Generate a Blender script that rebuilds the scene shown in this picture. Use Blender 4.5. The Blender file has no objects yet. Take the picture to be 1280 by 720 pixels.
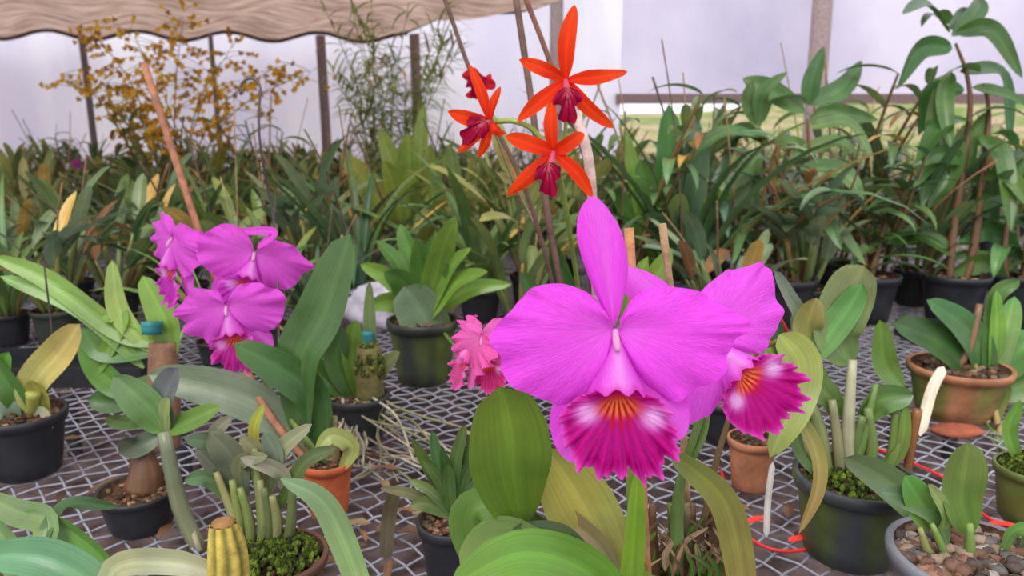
import bpy, math, random
import numpy as np
from mathutils import Vector
R = random.Random(7)
sc = bpy.context.scene
try:
    sc.view_settings.view_transform = 'Standard'
    sc.view_settings.look = 'None'
except Exception: pass

# ------------------------------------------------------------------ camera
CZ = 1.3; PITCH = math.radians(11.6); F = 924.0
cam_d = bpy.data.cameras.new("camera"); cam = bpy.data.objects.new("camera", cam_d)
sc.collection.objects.link(cam); sc.camera = cam
cam.location = (0, 0, CZ); cam.rotation_euler = (math.pi/2-PITCH, 0, 0)
cam_d.sensor_width = 36; cam_d.lens = 36*F/1280; cam_d.clip_start = 0.02
cam_d.dof.use_dof = True; cam_d.dof.focus_distance = 0.62; cam_d.dof.aperture_fstop = 8.5
fw = np.array([0, math.cos(PITCH), -math.sin(PITCH)]); up = np.array([0, math.sin(PITCH), math.cos(PITCH)])
rt = np.array([1., 0, 0]); C0 = np.array([0, 0, CZ]); BZ = 0.80

# survey helpers: photo measurement + distance -> place in the world
def W(x, y, d): return C0 + d*(fw + (x-640)/F*rt + (360-y)/F*up)
def T(x, y, z=BZ+0.004):
    dr = fw + (x-640)/F*rt + (360-y)/F*up
    k = (z-CZ)/dr[2]
    return C0 + k*dr
def dep(p): return float(np.dot(np.array(p)-C0, fw))
def projy(p):
    v = np.array(p)-C0
    return 360 - F*np.dot(v, up)/np.dot(v, fw)

def lin(c):
    c = np.asarray(c, float)/255.0
    return np.where(c <= .04045, c/12.92, ((c+.055)/1.055)**2.4)
def nz(v):
    v = np.asarray(v, float); n = np.linalg.norm(v, axis=-1, keepdims=True)
    return v/np.maximum(n, 1e-9)
def spline(pts, n):
    P = np.asarray(pts, float)
    if len(P) == 2:
        t = np.linspace(0, 1, n)[:, None]; return P[0]*(1-t)+P[1]*t
    Q = np.vstack([2*P[0]-P[1], P, 2*P[-1]-P[-2]])
    m = len(P)-1; out = []
    for k in range(n):
        u = k/(n-1)*m; i = min(int(u), m-1); t = u-i
        a, b, c, d = Q[i], Q[i+1], Q[i+2], Q[i+3]
        out.append(.5*((2*b)+(-a+c)*t+(2*a-5*b+4*c-d)*t*t+(-a+3*b-3*c+d)*t**3))
    return np.array(out)

# ------------------------------------------------------------------ materials
def newmat(name):
    m = bpy.data.materials.new(name); m.use_nodes = True
    nt = m.node_tree; nt.nodes.clear(); return m, nt
def N(nt, t, **kw):
    n = nt.nodes.new(t)
    for k, v in kw.items():
        if k in n.inputs: n.inputs[k].default_value = v
        else: setattr(n, k, v)
    return n
def colmat(name, rough=.5, trans=0., nscale=30., namt=.25, bump=.1, bscale=80., objvar=0., spec=.5, stretch=None, detail=4, streak=0, tint=None):
    m, nt = newmat(name); L = nt.links.new
    out = N(nt, 'ShaderNodeOutputMaterial')
    att = N(nt, 'ShaderNodeAttribute', attribute_name="Col")
    tc = N(nt, 'ShaderNodeTexCoord'); mp = N(nt, 'ShaderNodeMapping')
    if stretch: L(tc.outputs['UV'], mp.inputs[0]); mp.inputs['Scale'].default_value = stretch
    else: L(tc.outputs['Object'], mp.inputs[0])
    def scaled(col, vec, scale, amt, lo=.3, hi=.7):
        no = N(nt, 'ShaderNodeTexNoise', Scale=scale, Detail=float(detail)); L(vec, no.inputs['Vector'])
        mr = N(nt, 'ShaderNodeMapRange'); mr.inputs[1].default_value = lo; mr.inputs[2].default_value = hi
        mr.inputs[3].default_value = 1-amt; mr.inputs[4].default_value = 1+amt
        L(no.outputs['Fac'], mr.inputs[0])
        vm = N(nt, 'ShaderNodeVectorMath', operation='SCALE'); L(col, vm.inputs[0]); L(mr.outputs[0], vm.inputs['Scale'])
        return vm.outputs[0]
    col = scaled(att.outputs['Color'], mp.outputs[0], nscale, namt)
    if streak:
        m2 = N(nt, 'ShaderNodeMapping'); m2.inputs['Scale'].default_value = (22, .8, 1); L(tc.outputs['UV'], m2.inputs[0])
        col = scaled(col, m2.outputs[0], 1.0, streak)
        # yellowish ageing patches
        no = N(nt, 'ShaderNodeTexNoise', Scale=7., Detail=3.); L(mp.outputs[0], no.inputs['Vector'])
        mr = N(nt, 'ShaderNodeMapRange'); mr.inputs[1].default_value = .50; mr.inputs[2].default_value = .72; mr.inputs[3].default_value = 0; mr.inputs[4].default_value = .6
        L(no.outputs['Fac'], mr.inputs[0])
        mul = N(nt, 'ShaderNodeVectorMath', operation='MULTIPLY'); L(col, mul.inputs[0]); mul.inputs[1].default_value = (1.55, 1.12, .75)
        mx = N(nt, 'ShaderNodeMix', data_type='VECTOR'); L(mr.outputs[0], mx.inputs[0]); L(col, mx.inputs[4]); L(mul.outputs[0], mx.inputs[5]); col = mx.outputs[1]
    if objvar:
        oi = N(nt, 'ShaderNodeObjectInfo')
        m2 = N(nt, 'ShaderNodeMapRange'); m2.inputs[3].default_value = 1-objvar; m2.inputs[4].default_value = 1+objvar
        L(oi.outputs['Random'], m2.inputs[0])
        v2 = N(nt, 'ShaderNodeVectorMath', operation='SCALE'); L(col, v2.inputs[0]); L(m2.outputs[0], v2.inputs['Scale']); col = v2.outputs[0]
    b = N(nt, 'ShaderNodeBsdfPrincipled', Roughness=rough)
    b.inputs['Specular IOR Level'].default_value = spec
    L(col, b.inputs['Base Color'])
    if bump:
        n2 = N(nt, 'ShaderNodeTexNoise', Scale=bscale); L(mp.outputs[0], n2.inputs['Vector'])
        bp = N(nt, 'ShaderNodeBump', Strength=bump, Distance=.004); L(n2.outputs['Fac'], bp.inputs['Height']); L(bp.outputs[0], b.inputs['Normal'])
    if trans:
        tr = N(nt, 'ShaderNodeBsdfTranslucent'); L(col, tr.inputs[0])
        mx = N(nt, 'ShaderNodeMixShader', Fac=trans); L(b.outputs[0], mx.inputs[1]); L(tr.outputs[0], mx.inputs[2]); L(mx.outputs[0], out.inputs[0])
    else: L(b.outputs[0], out.inputs[0])
    return m
LEAF, PETAL, WOOD, PLAST, TERRA, SOIL, METAL = range(7)
MATS = [
    colmat("leaf_tissue", .30, .22, 16, .20, .16, 40, .16, .42, streak=.14),
    colmat("petal_tissue", .55, .42, 9, .10, .35, 14, 0, .15, stretch=(9, .8, 1)),
    colmat("wood_bark", .8, 0, 60, .3, .5, 120),
    colmat("pot_plastic", .42, 0, 25, .3, .08, 60, 0, .35),
    colmat("terracotta_clay", .85, 0, 28, .3, .3, 90, 0, .2),
    colmat("bark_soil", .95, 0, 120, .6, 1.0, 160, 0, .2),
    colmat("galvanised_steel", .42, 0, 30, .2, .1, 60, 0, .8),
]

# ------------------------------------------------------------------ mesh builder
class MB:
    def __init__(s): s.v = []; s.f = []; s.m = []; s.c = []; s.uv = []
    def grid(s, P, col, mat, close=False):
        P = np.asarray(P, float); n, m = P.shape[:2]; o = len(s.v)
        s.v.extend(P.reshape(-1, 3).tolist())
        col = np.asarray(col, float)
        if col.ndim == 1: col = np.tile(col, (n, m, 1))
        s.c.extend(col.reshape(-1, 3).tolist())
        for i in range(n):
            for j in range(m): s.uv.append((j/(m-1), i/(n-1)))
        for i in range(n-1):
            for j in range(m-1 if not close else m):
                j2 = (j+1) % m
                s.f.append((o+i*m+j, o+i*m+j2, o+(i+1)*m+j2, o+(i+1)*m+j)); s.m.append(mat)
    def tube(s, pts, r, col, mat=LEAF, sides=7, n=None):
        n = n or max(2, len(pts)*3); P = spline(pts, n) if len(pts) > 1 else pts
        r = np.interp(np.linspace(0, 1, n), np.linspace(0, 1, len(np.atleast_1d(r))), np.atleast_1d(r)) if np.ndim(r) else np.full(n, r)
        Tn = nz(np.gradient(P, axis=0)); ref = np.array([.3, .8, .1]) if abs(Tn[0][2]) > .6 else np.array([0, 0, 1.])
        A = nz(np.cross(Tn, ref)); B = np.cross(Tn, A)
        a = np.linspace(0, 2*math.pi, sides, endpoint=False)
        G = P[:, None, :]+r[:, None, None]*(np.cos(a)[None, :, None]*A[:, None, :]+np.sin(a)[None, :, None]*B[:, None, :])
        G = np.concatenate([P[:1, None, :].repeat(sides, 1), G, P[-1:, None, :].repeat(sides, 1)], 0)
        c = np.asarray(col, float)
        if c.ndim == 2:
            cc = np.array([np.interp(np.linspace(0, 1, n+2), np.linspace(0, 1, len(c)), lin(c)[:, k]) for k in range(3)]).T
            cc = np.repeat(cc[:, None, :], sides, 1)
        else: cc = lin(c)
        s.grid(G, cc, mat, True)
    def leaf(s, pts, w, col, side=None, nrm=None, fold=.25, p=.5, q=.5, mat=LEAF, n=14, roll=0, wave=0, base=.12, col2=None):
        P = spline(pts, n); Tn = nz(np.gradient(P, axis=0))
        if side is not None: S = np.tile(nz(side), (n, 1)); S = nz(S-(S*Tn).sum(1)[:, None]*Tn)
        else:
            nn = np.asarray(nrm if nrm is not None else (0, 0, 1.), float); S = nz(np.cross(Tn, nn))
        U = np.cross(S, Tn)
        if nrm is not None and side is None: pass
        elif U.sum(0)[2] < 0: U = -U
        if roll:
            a = math.radians(roll); S, U = S*math.cos(a)+U*math.sin(a), U*math.cos(a)-S*math.sin(a)
        t = np.linspace(0, 1, n); x = t**p*(1-t)**q; mx = (p/(p+q))**p*(q/(p+q))**q
        wd = w*.5*np.maximum(x/mx, base*(1-t)**.5*(t < .5)); wd[-1] = w*.004
        m = 7; a = np.linspace(-1, 1, m)
        ph = R.random()*6
        G = np.zeros((n, m, 3)); c0 = lin(col); c1 = lin(col2 if col2 is not None else col)
        cc = np.zeros((n, m, 3))
        for j in range(m):
            G[:, j] = P+S*(wd*a[j])[:, None]+U*(wd*(fold*abs(a[j])**1.3)+wave*w*abs(a[j])**2*np.sin(t*9+ph+a[j]*1.5))[:, None]
            k = 1.0+(.25 if j == 3 else 0)+(.10 if abs(a[j]) > .9 else 0)
            cc[:, j] = (c0*(1-t)[:, None]+c1*t[:, None])*k
        s.grid(G, cc, mat)
    def lathe(s, c, prof, col, mat, seg=36, colf=None):
        a = np.linspace(0, 2*math.pi, seg, endpoint=False)
        G = np.array([[(c[0]+r*math.cos(t), c[1]+r*math.sin(t), c[2]+z) for t in a] for r, z in prof])
        cc = lin(col)
        if colf is not None:
            cc = np.array([[lin(colf(i/(len(prof)-1), t)) for t in a] for i in range(len(prof))])
        s.grid(G, cc, mat, True)
    def ball(s, c, rx, ry, rz, col, mat, jit=0, seg=10):
        a = np.linspace(0, 2*math.pi, seg, endpoint=False); b = np.linspace(-math.pi/2, math.pi/2, max(5, seg//2+1))
        G = np.zeros((len(b), seg, 3))
        for i, bb in enumerate(b):
            for j, aa in enumerate(a):
                k = 1+jit*math.sin(aa*3+bb*5+c[0]*900)
                G[i, j] = (c[0]+rx*k*math.cos(bb)*math.cos(aa), c[1]+ry*k*math.cos(bb)*math.sin(aa), c[2]+rz*k*math.sin(bb))
        s.grid(G, lin(col), mat, True)
    def box(s, a, b, col, mat):
        x0, y0, z0 = a; x1, y1, z1 = b; o = len(s.v)
        s.v += [[x0,y0,z0],[x1,y0,z0],[x1,y1,z0],[x0,y1,z0],[x0,y0,z1],[x1,y0,z1],[x1,y1,z1],[x0,y1,z1]]
        s.c += [lin(col).tolist()]*8; s.uv += [(0, 0)]*8
        for f in [(0,3,2,1),(4,5,6,7),(0,1,5,4),(1,2,6,5),(2,3,7,6),(3,0,4,7)]:
            s.f.append(tuple(o+i for i in f)); s.m.append(mat)
    def mesh(s, name, off=(0, 0, 0), flat=False):
        me = bpy.data.meshes.new(name)
        V = np.array(s.v)-np.array(off)
        me.from_pydata(V.tolist(), [], s.f)
        for m in MATS: me.materials.append(m)
        me.polygons.foreach_set('material_index', s.m)
        me.polygons.foreach_set('use_smooth', [not flat]*len(s.f))
        ca = me.color_attributes.new("Col", 'FLOAT_COLOR', 'POINT')
        ca.data.foreach_set('color', np.hstack([np.clip(np.array(s.c), 0, 1), np.ones((len(s.v), 1))]).ravel())
        uvl = me.uv_layers.new(name="UVMap"); li = np.zeros(len(me.loops), int); me.loops.foreach_get('vertex_index', li)
        uvl.data.foreach_set('uv', np.array(s.uv)[li].ravel())
        me.update(); return me
    def obj(s, name, origin=(0, 0, 0), parent=None, flat=False):
        o = bpy.data.objects.new(name, s.mesh(name, origin, flat)); sc.collection.objects.link(o)
        if parent: o.parent = parent
        else: o.location = Vector(origin)
        return o
def group(name, origin, parts):
    e = bpy.data.objects.new(name, None); e.location = Vector(origin); e.empty_display_size = .05; sc.collection.objects.link(e)
    for k, mb in parts.items():
        if mb.v: mb.obj(k, origin, e)
    return e

# ------------------------------------------------------------------ pots
BLACK = (40, 42, 46); GREY = (96, 98, 104); TERR = (176, 98, 62)
def pot(mb, c, r, h, col=BLACK, mat=PLAST, soil=(84, 62, 46), algae=None, chips=60):
    rb = r*.74
    prof = [(0.001, 0), (rb*.9, 0), (rb, .004), (rb+(r*.93-rb)*.3, h*.25), (rb+(r*.93-rb)*.6, h*.5), (r*.93, h*.82), (r*.935, h*.84), (r*1.0, h*.845), (r*1.03, h*.93), (r*1.03, h*.99), (r*.99, h), (r*.93, h*.99), (r*.91, h*.86), (r*.5, h*.87), (.001, h*.88)]
    def cf(u, t):
        i = u*11
        if algae:
            k = max(0, min(1, .8+.5*math.sin(t*2.3+1)+.3*math.sin(t*7)-abs(i-4.5)*.22))
            return tuple(col[q]*(1-k)+algae[q]*k for q in range(3))
        return col
    mb.lathe(c, prof[:12], col, mat, 40, cf if algae else None)
    mb.lathe(c, prof[11:], soil, SOIL, 28)
    for i in range(chips):
        a = R.random()*6.28; q = math.sqrt(R.random())*r*.84; z = r*.06+R.random()*r*.05
        cc = R.choice([(120, 88, 62), (95, 68, 48), (70, 50, 38), (140, 115, 90), (88, 80, 66)])
        mb.ball((c[0]+q*math.cos(a), c[1]+q*math.sin(a), c[2]+h*.88+z*.3), r*R.uniform(.07, .15), r*R.uniform(.06, .12), r*R.uniform(.05, .09), cc, SOIL, .2, 7)
def pot_px(mb, x, yb, yt, hw, **k):
    B = T(x, yb-hw*.28); d = dep(B); r = hw/F*d
    lo, hi = .01, .4
    for _ in range(30):
        m = (lo+hi)/2
        if projy(B+np.array([0, 0, m])) > yt: lo = m
        else: hi = m
    pot(mb, B, r, lo, **k)
    return B, d, r, lo
def stones(mb, c, r, z, n, cols):
    for i in range(n):
        a = R.random()*6.28; q = math.sqrt(R.random())*r
        mb.ball((c[0]+q*math.cos(a), c[1]+q*math.sin(a), z), R.uniform(.006, .013), R.uniform(.005, .011), R.uniform(.005, .008), R.choice(cols), TERRA, .16, 9)
def moss(mb, c, rx, ry, rz, n=420, col=(86, 104, 34)):
    for i in range(n):
        a = R.random()*6.28; q = math.sqrt(R.random()); b = math.sqrt(max(0, 1-q*q))
        k = R.uniform(.45, 1.2)
        mb.ball((c[0]+rx*q*math.cos(a), c[1]+ry*q*math.sin(a), c[2]+rz*b), R.uniform(.0015, .004), R.uniform(.0015, .004), R.uniform(.002, .006), tuple(x*k for x in col), SOIL, .3, 6)

TOC = -fw
def lp(mb, pts, d, w, col, roll=0, fold=.25, p=.5, q=.5, wave=.03, **k):
    d0, d1 = d if isinstance(d, tuple) else (d, d)
    n = len(pts); P = [W(x, y, d0+(d1-d0)*i/(n-1)) for i, (x, y) in enumerate(pts)]
    ww = w/F*(d0+d1)/2
    mb.leaf(P, ww, col, nrm=TOC+np.array([0, 0, .35]), fold=fold, p=p, q=q, roll=roll, wave=wave, n=18, **k)
def tp(mb, pts, d, r, col, mat=LEAF, **k):
    d0, d1 = d if isinstance(d, tuple) else (d, d)
    n = len(pts); P = [W(x, y, d0+(d1-d0)*i/(n-1)) for i, (x, y) in enumerate(pts)]
    mb.tube(P, np.array(r)/F*(d0+d1)/2 if np.ndim(r) else r/F*(d0+d1)/2, col, mat, **k)

# ------------------------------------------------------------------ flowers
def basis(yaw, pitch, roll):
    y, p, r = map(math.radians, (yaw, pitch, roll))
    f = TOC*math.cos(y)+rt*math.sin(y); x = nz(np.cross(up, f)); u = np.cross(f, x)
    f, u = nz(f*math.cos(p)+u*math.sin(p)), nz(u*math.cos(p)-f*math.sin(p))
    x, u = x*math.cos(r)+u*math.sin(r), u*math.cos(r)-x*math.sin(r)
    return x, u, f
def fan(mb, c, s, B, ctr, outline, colf, z0=0, zt=0, ruf=3, fr=9, nr=16, na=70, cup=0, closed=False, rad=0, keel=0, k2=.3):
    X, U, Fd = B
    ol = list(outline)
    if closed: ol = ol+[ol[0]]
    O = spline(np.array([(x, y, 0) for x, y in ol]), na)
    ph = R.random()*6
    G = np.zeros((nr, na, 3)); CC = np.zeros((nr, na, 3))
    fr2 = round(fr*2.3); fr3 = round(fr*.55)
    for i in range(nr):
        r = i/(nr-1)
        for j in range(na):
            a = j/(na-1); env = 1 if closed else math.sin(math.pi*a)**.35 if 0 < a < 1 else 0
            am = 6.2832*a; wob = .9*math.sin(2*am+ph)+.6*math.sin(5*am+ph*2)
            if closed: rf = .8*math.sin(fr*am+wob)+.45*math.sin(fr2*am+2*wob+2)+.5*math.sin(fr3*am+ph)
            else: rf = math.sin(am*fr+ph+1.8*math.sin(a*7+ph))+k2*math.sin(am*fr2+2+2*math.sin(a*11+ph))
            q = r*(1+rad*r**5*rf)
            x = ctr[0]+(O[j, 0]-ctr[0])*q; y = ctr[1]+(O[j, 1]-ctr[1])*q
            z = z0+(zt-z0)*r+ruf*r**5*rf*env+cup*math.sin(math.pi*min(1, r))-keel*math.exp(-((a-.5)/.12)**2)*r*(1-r)*4
            z += (0 if closed else .30*ruf*math.sin(a*9+ph)*r*env)
            G[i, j] = c+s*(X*x+U*y+Fd*z)
            CC[i, j] = lin(np.clip(colf(x, y, r, a), 0, 255))
    mb.grid(G, CC, PETAL)
def mixc(a, b, k):
    k = max(0, min(1, k)); return tuple(a[i]*(1-k)+b[i]*k for i in range(3))
LP = [(-8,10),(-15,25),(-35,43),(-68,53),(-102,48),(-120,32),(-130,18),(-153,-4),(-155,-18),(-142,-38),(-143,-55),(-125,-74),(-100,-88),(-75,-100),(-48,-98),(-25,-78),(-10,-35)]
RP = [(7,8),(22,33),(47,48),(82,48),(112,42),(135,28),(162,13),(170,-2),(157,-17),(149,-42),(137,-62),(117,-77),(92,-89),(67,-94),(42,-75),(12,-32)]
DS = [(-5,8),(-22,40),(-38,80),(-46,115),(-42,145),(-28,162),(-12,154),(8,125),(17,100),(20,70),(14,35),(5,8)]
LS = [(-8,-15),(-58,-70),(-78,-110),(-74,-150),(-56,-175),(-35,-172),(-20,-150),(-10,-100),(-3,-40)]
RS = [(8,-15),(55,-60),(90,-85),(100,-110),(97,-138),(80,-150),(55,-142),(30,-110),(8,-50)]
LIP = [(-2,-62),(-18,-70),(-35,-80),(-55,-90),(-68,-108),(-66,-135),(-56,-158),(-36,-176),(-12,-188),(8,-180),(20,-184),(38,-188),(60,-178),(74,-160),(76,-136),(70,-112),(58,-92),(38,-80),(18,-70)]
def cattleya(mb, c, s, yaw=0, pitch=0, roll=0, base=(216, 84, 222), hero=False, lipc=(190, 8, 130), parts='LRDlr', ruf=6.0, throat=1.0):
    B = basis(yaw, pitch, roll)
    nr = 30 if hero else 14; na = 190 if hero else 84
    lt = mixc(base, (248, 195, 248), .35); dk = mixc(base, (180, 24, 178), .35)
    def pet(x, y, r, a):
        v = math.sin(a*95+2*math.sin(a*31))*.5+.5
        cc = mixc(base, lt, .5*math.exp(-(r/.25)**2)+.25*v*(1-r)); return mixc(cc, dk, .12*r**4+.12*(1-v)*r)
    def sep(x, y, r, a):
        cc = mixc(base, dk, .2+.2*abs(math.sin(a*40))); return mixc(cc, lt, .5*math.exp(-((a-.5)/.1)**2))
    X, U, Fd = B
    if 'l' in parts: fan(mb, c, s, B, (0, 0), LS, sep, -6, -10, 4, 2, nr, na, 5)
    if 'r' in parts: fan(mb, c, s, B, (0, 0), RS, sep, -6, -10, 4, 2, nr, na, 5)
    if 'D' in parts: fan(mb, c, s, B, (0, 0), DS, sep, -3, -18, 3, 1.5, nr, na, 8, keel=6)
    if 'L' in parts: fan(mb, c, s, B, (-3, -3), LP, pet, 0, -2, ruf, 5, nr, na, 14, rad=.014)
    if 'R' in parts: fan(mb, c, s, B, (3, -3), RP, pet, 0, -4, ruf, 5, nr, na, 14, rad=.014)
    n1, n2 = 16, 25; G = np.zeros((n1, n2, 3)); CC = np.zeros((n1, n2, 3))
    for i in range(n1):
        u = i/(n1-1); w = 7+31*u**1.1; y = -18-58*u
        for j in range(n2):
            a = math.pi*(j/(n2-1)); xx = 2-math.cos(a)*w; zz = 4+math.sin(a)*(8+26*u)+3*u*u*math.sin(a*8)
            yy = y-10*u*(1-math.sin(a))*1.2+4*u*u*math.sin(a*9+1)
            G[i, j] = c+s*(X*xx+U*yy+Fd*zz)
            cc = mixc((236, 150, 232), base, .45+.55*abs(math.cos(a))); cc = mixc(cc, (250, 215, 248), .5*math.exp(-((j/(n2-1)-.5)/.14)**2)*(1-u*.5))
            cc = mixc(cc, (205, 40, 160), max(0, (u-.82)/.18)*.5)
            CC[i, j] = lin(cc)
    mb.grid(G, CC, PETAL)
    def lipcol(x, y, r, a):
        X0, Y0 = x-5, y+98
        ang = math.atan2(X0, -(Y0-20))
        cc = mixc(lipc, mixc(lipc, (90, 0, 70), .5), .5*(.5+.5*math.sin(ang*34))*(1 if r < .85 else .3))
        cc = mixc(cc, (232, 110, 208), max(0, (r-.88)/.12)*.75)
        for gx, gy, rx, ry in ((-40, -8, 19, 16), (43, -14, 19, 17)):
            g = math.exp(-(((X0-gx)/rx)**2+((Y0-gy)/ry)**2)**1.4); cc = mixc(cc, (238, 196, 242), g*.9*throat)
        g = math.exp(-((X0/27)**2+((Y0+2)/15)**2)**2); cc = mixc(cc, (255, 150, 70), g*throat)
        if Y0 < 22:
            g = math.exp(-((X0/22)**2+((Y0+6)/22)**2)**2); cc = mixc(cc, (200, 16, 44), g*throat*max(0, math.sin(ang*24)*1.1+.35))
        return cc
    fan(mb, c, s, B, (5, -92), LIP, lipcol, 0, 20, 9, 15, nr+8, na*2, 6, closed=True, rad=.05)
    P = [c+s*(X*0+U*-4+Fd*6), c+s*(X*0+U*-16+Fd*15), c+s*(X*1+U*-28+Fd*20)]
    mb.tube(P, [3.5*s, 5*s, 3.5*s], (236, 180, 214), PETAL, sides=10, n=8)
    return B
def starflower(mb, cx, cy, d, tips, lip, cols=((222, 42, 14), (238, 74, 20))):
    c = W(cx, cy, d)
    for i, (x, y, ww) in enumerate(tips):
        ln = math.hypot(x-cx, y-cy); nx, ny = -(y-cy)/ln, (x-cx)/ln; k = R.uniform(-5, 5)
        mid = W((cx+x)/2+nx*k, (cy+y)/2+ny*k, d-.006); tip = W(x, y, d+R.uniform(-.004, .014))
        mb.leaf([c, mid, tip], ww/F*d, cols[0], nrm=TOC, fold=R.choice([.3, -.3, .4]), p=.6, q=.65, mat=PETAL, n=18, col2=cols[1], wave=.09, roll=R.uniform(-25, 25), base=.3)
    X, U, Fd = basis(0, -20, lip[2] if len(lip) > 2 else 0); s = d/F
    L = W(lip[0], lip[1], d-.008)
    def lc(x, y, r, a): return mixc((240, 170, 140), (176, 14, 62), r*2-.1) if math.sin(a*60) > -.3 else (140, 8, 60)
    k = lip[3] if len(lip) > 3 else 1
    fan(mb, L, s*k, (X, U, Fd), (0, 12), [(-4, 12), (-12, 6), (-14, -4), (-6, -8), (-9, -16), (-2, -24), (6, -22), (10, -14), (6, -6), (13, -3), (12, 7), (4, 12)], lc, 0, 6, 3, 6, 10, 60, 4, rad=.06)
    mb.tube([c, (c+L)/2+Fd*.006, L+Fd*.004], [2.5*s*k, 4*s*k, 3*s*k], (226, 100, 130), PETAL, n=7)

# ================================================================== MAIN CATTLEYA
G1 = (112, 148, 60); G2 = (82, 122, 54); G3 = (58, 94, 48); YG = (168, 172, 84)
leaves = MB(); fl = MB(); pm = MB(); stk = MB()
B0, dB, rB, hB = pot_px(pm, 858, 812, 716, 62, col=GREY)
moss(pm, B0+np.array([-.0, .0, hB*.9]), rB*.7, rB*.7, .012, 160)
fl_c = W(768, 408, .47); sF = .47/F
MAG = (234, 84, 228)
cattleya(fl, fl_c, sF, yaw=2, pitch=-4, hero=True, base=MAG, ruf=6.5)
c2 = W(878, 418, .55); cattleya(fl, c2, .55/F*.80, yaw=14, pitch=8, roll=40, base=(234, 92, 230), ruf=6, parts='LRD')
c3 = W(890, 448, .585); cattleya(fl, c3, .585/F*.37, yaw=52, pitch=-14, roll=22, base=(224, 84, 220), ruf=9, parts='LRlr', lipc=(170, 10, 124), throat=.35)
base_top = B0+np.array([0, 0, hB*.9])
fl.tube([fl_c-fw*-.012, W(775, 440, .50), W(786, 540, .545), W(792, 640, .60), W(800, 715, .655), base_top+np.array([-.03, -.01, 0])], [.003, .0035, .004, .005, .006, .008], (126, 160, 66), LEAF, n=30)
fl.tube([c2+fw*.01, W(880, 500, .60), W(850, 610, .65), base_top+np.array([-.01, 0, 0])], [.0025, .003, .004, .006], (118, 150, 80), n=20)
fl.tube([c3+fw*.008, W(880, 540, .62), W(848, 610, .65), base_top+np.array([-.015, 0, 0])], [.0025, .003, .004, .006], (118, 150, 80), n=20)
lp(leaves, [(782, 760), (790, 690), (797, 585)], (.66, .555), 30, (140, 184, 56), fold=.6, p=.3, q=.5)
lp(leaves, [(652, 660), (640, 600), (635, 550), (625, 483)], (.66, .58), 104, (102, 140, 40), p=.55, q=.42, fold=.14, roll=-8, col2=(112, 144, 52))
tp(leaves, [(740, 770), (690, 730), (658, 690), (650, 650)], (.72, .66), [12, 18, 16, 8], (128, 160, 62))
lp(leaves, [(775, 740), (745, 670), (715, 615), (680, 560)], (.70, .66), 88, (186, 186, 104), p=.5, q=.5, fold=.2, roll=8, col2=(150, 164, 80))
lp(leaves, [(740, 700), (670, 690), (620, 675), (575, 710)], (.64, .64), 60, (110, 140, 62), fold=.2)
lp(leaves, [(770, 760), (720, 700), (660, 660), (640, 610)], (.74, .70), 46, (84, 104, 58), fold=.3)
lp(leaves, [(790, 790), (740, 722), (655, 694), (560, 735)], (.58, .52), 66, (98, 146, 50), fold=.2)
lp(leaves, [(770, 720), (745, 680), (700, 640), (690, 600)], (.68, .68), 30, (150, 140, 100), fold=.5)
lp(leaves, [(640, 760), (600, 690), (590, 640), (640, 625)], (.72, .68), 54, (92, 130, 58), fold=.25)
lp(leaves, [(760, 745), (720, 690), (690, 668), (640, 662)], (.66, .64), 34, (88, 106, 72), fold=.4)
lp(leaves, [(930, 770), (922, 690), (900, 620), (835, 563)], (.70, .60), 40, (176, 160, 86), fold=.45, p=.3, q=.4, roll=20, col2=(132, 150, 72))
tp(leaves, [(850, 770), (880, 650), (900, 560), (940, 450), (975, 425)], (.72, .64), [5, 5, 4, 3, 3], (132, 112, 72))
lp(leaves, [(975, 418), (1000, 455), (990, 510), (962, 572)], (.64, .62), 52, (140, 158, 74), p=.4, q=.6, fold=.3)
lp(leaves, [(985, 500), (1018, 560), (1022, 610), (998, 668)], (.64, .63), 20, (146, 152, 76), p=.35, q=.6, fold=.5, col2=(150, 120, 60))
for i in range(7):
    x = 805+i*16; tp(leaves, [(x, 755), (x+R.uniform(-8, 8), 690), (x+R.uniform(-14, 14), 630)], (.74, .70), [8, 10, 4], R.choice([(140, 128, 92), (120, 140, 70), (175, 160, 125), (128, 96, 70)]))
for i in range(40):
    x = R.uniform(800, 915); y = R.uniform(655, 715)
    lp(leaves, [(x, y+25), (x+R.uniform(-10, 10), y+5), (x+R.uniform(-22, 22), y-14)], (.70, .69), R.uniform(3, 8), R.choice([(140, 112, 80), (105, 84, 58), (180, 156, 120), (90, 120, 50)]), fold=.5)
stk.tube([W(786, 285, .60), W(797, 480, .62), W(812, 745, .69), base_top+np.array([-.02, .0, -.03])], .0042, (176, 124, 80), WOOD, n=24)
stk.tube([W(828, 280, .66), W(850, 480, .70), base_top+np.array([.01, .03, -.02])], .0036, (160, 130, 94), WOOD, n=12)
group("potted_cattleya_orchid", B0, {"pot": pm, "leaves": leaves, "flowers": fl, "bamboo_stake": stk})

# ================================================================== side-facing pink cattleya (centre)
pm = MB(); lv = MB(); f3 = MB()
B, d, r, h = pot_px(pm, 530, 487, 398, 43, col=(46, 52, 46), algae=(80, 92, 40))
lp(lv, [(575, 445), (545, 425), (525, 390), (505, 358)], (d, d-.05), 60, (108, 130, 98), p=.5, q=.35, fold=.15)
for t in [(470, 300), (500, 280), (545, 290), (590, 310), (610, 340), (640, 355), (560, 330), (480, 340), (455, 385), (520, 300), (570, 270), (450, 330)]:
    lp(lv, [(530, 400), ((530+t[0])/2, (400+t[1])/2-15), t], (d, d-R.uniform(-.1, .15)), R.uniform(22, 36), R.choice([G2, G3, G1]), p=.35, q=.6, roll=R.uniform(-40, 40))
cc = W(604, 420, .80); cattleya(f3, cc, .80/F*.38, yaw=-42, pitch=-8, roll=10, base=(238, 112, 188), lipc=(218, 60, 130), ruf=16, parts='LRlr')
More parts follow.
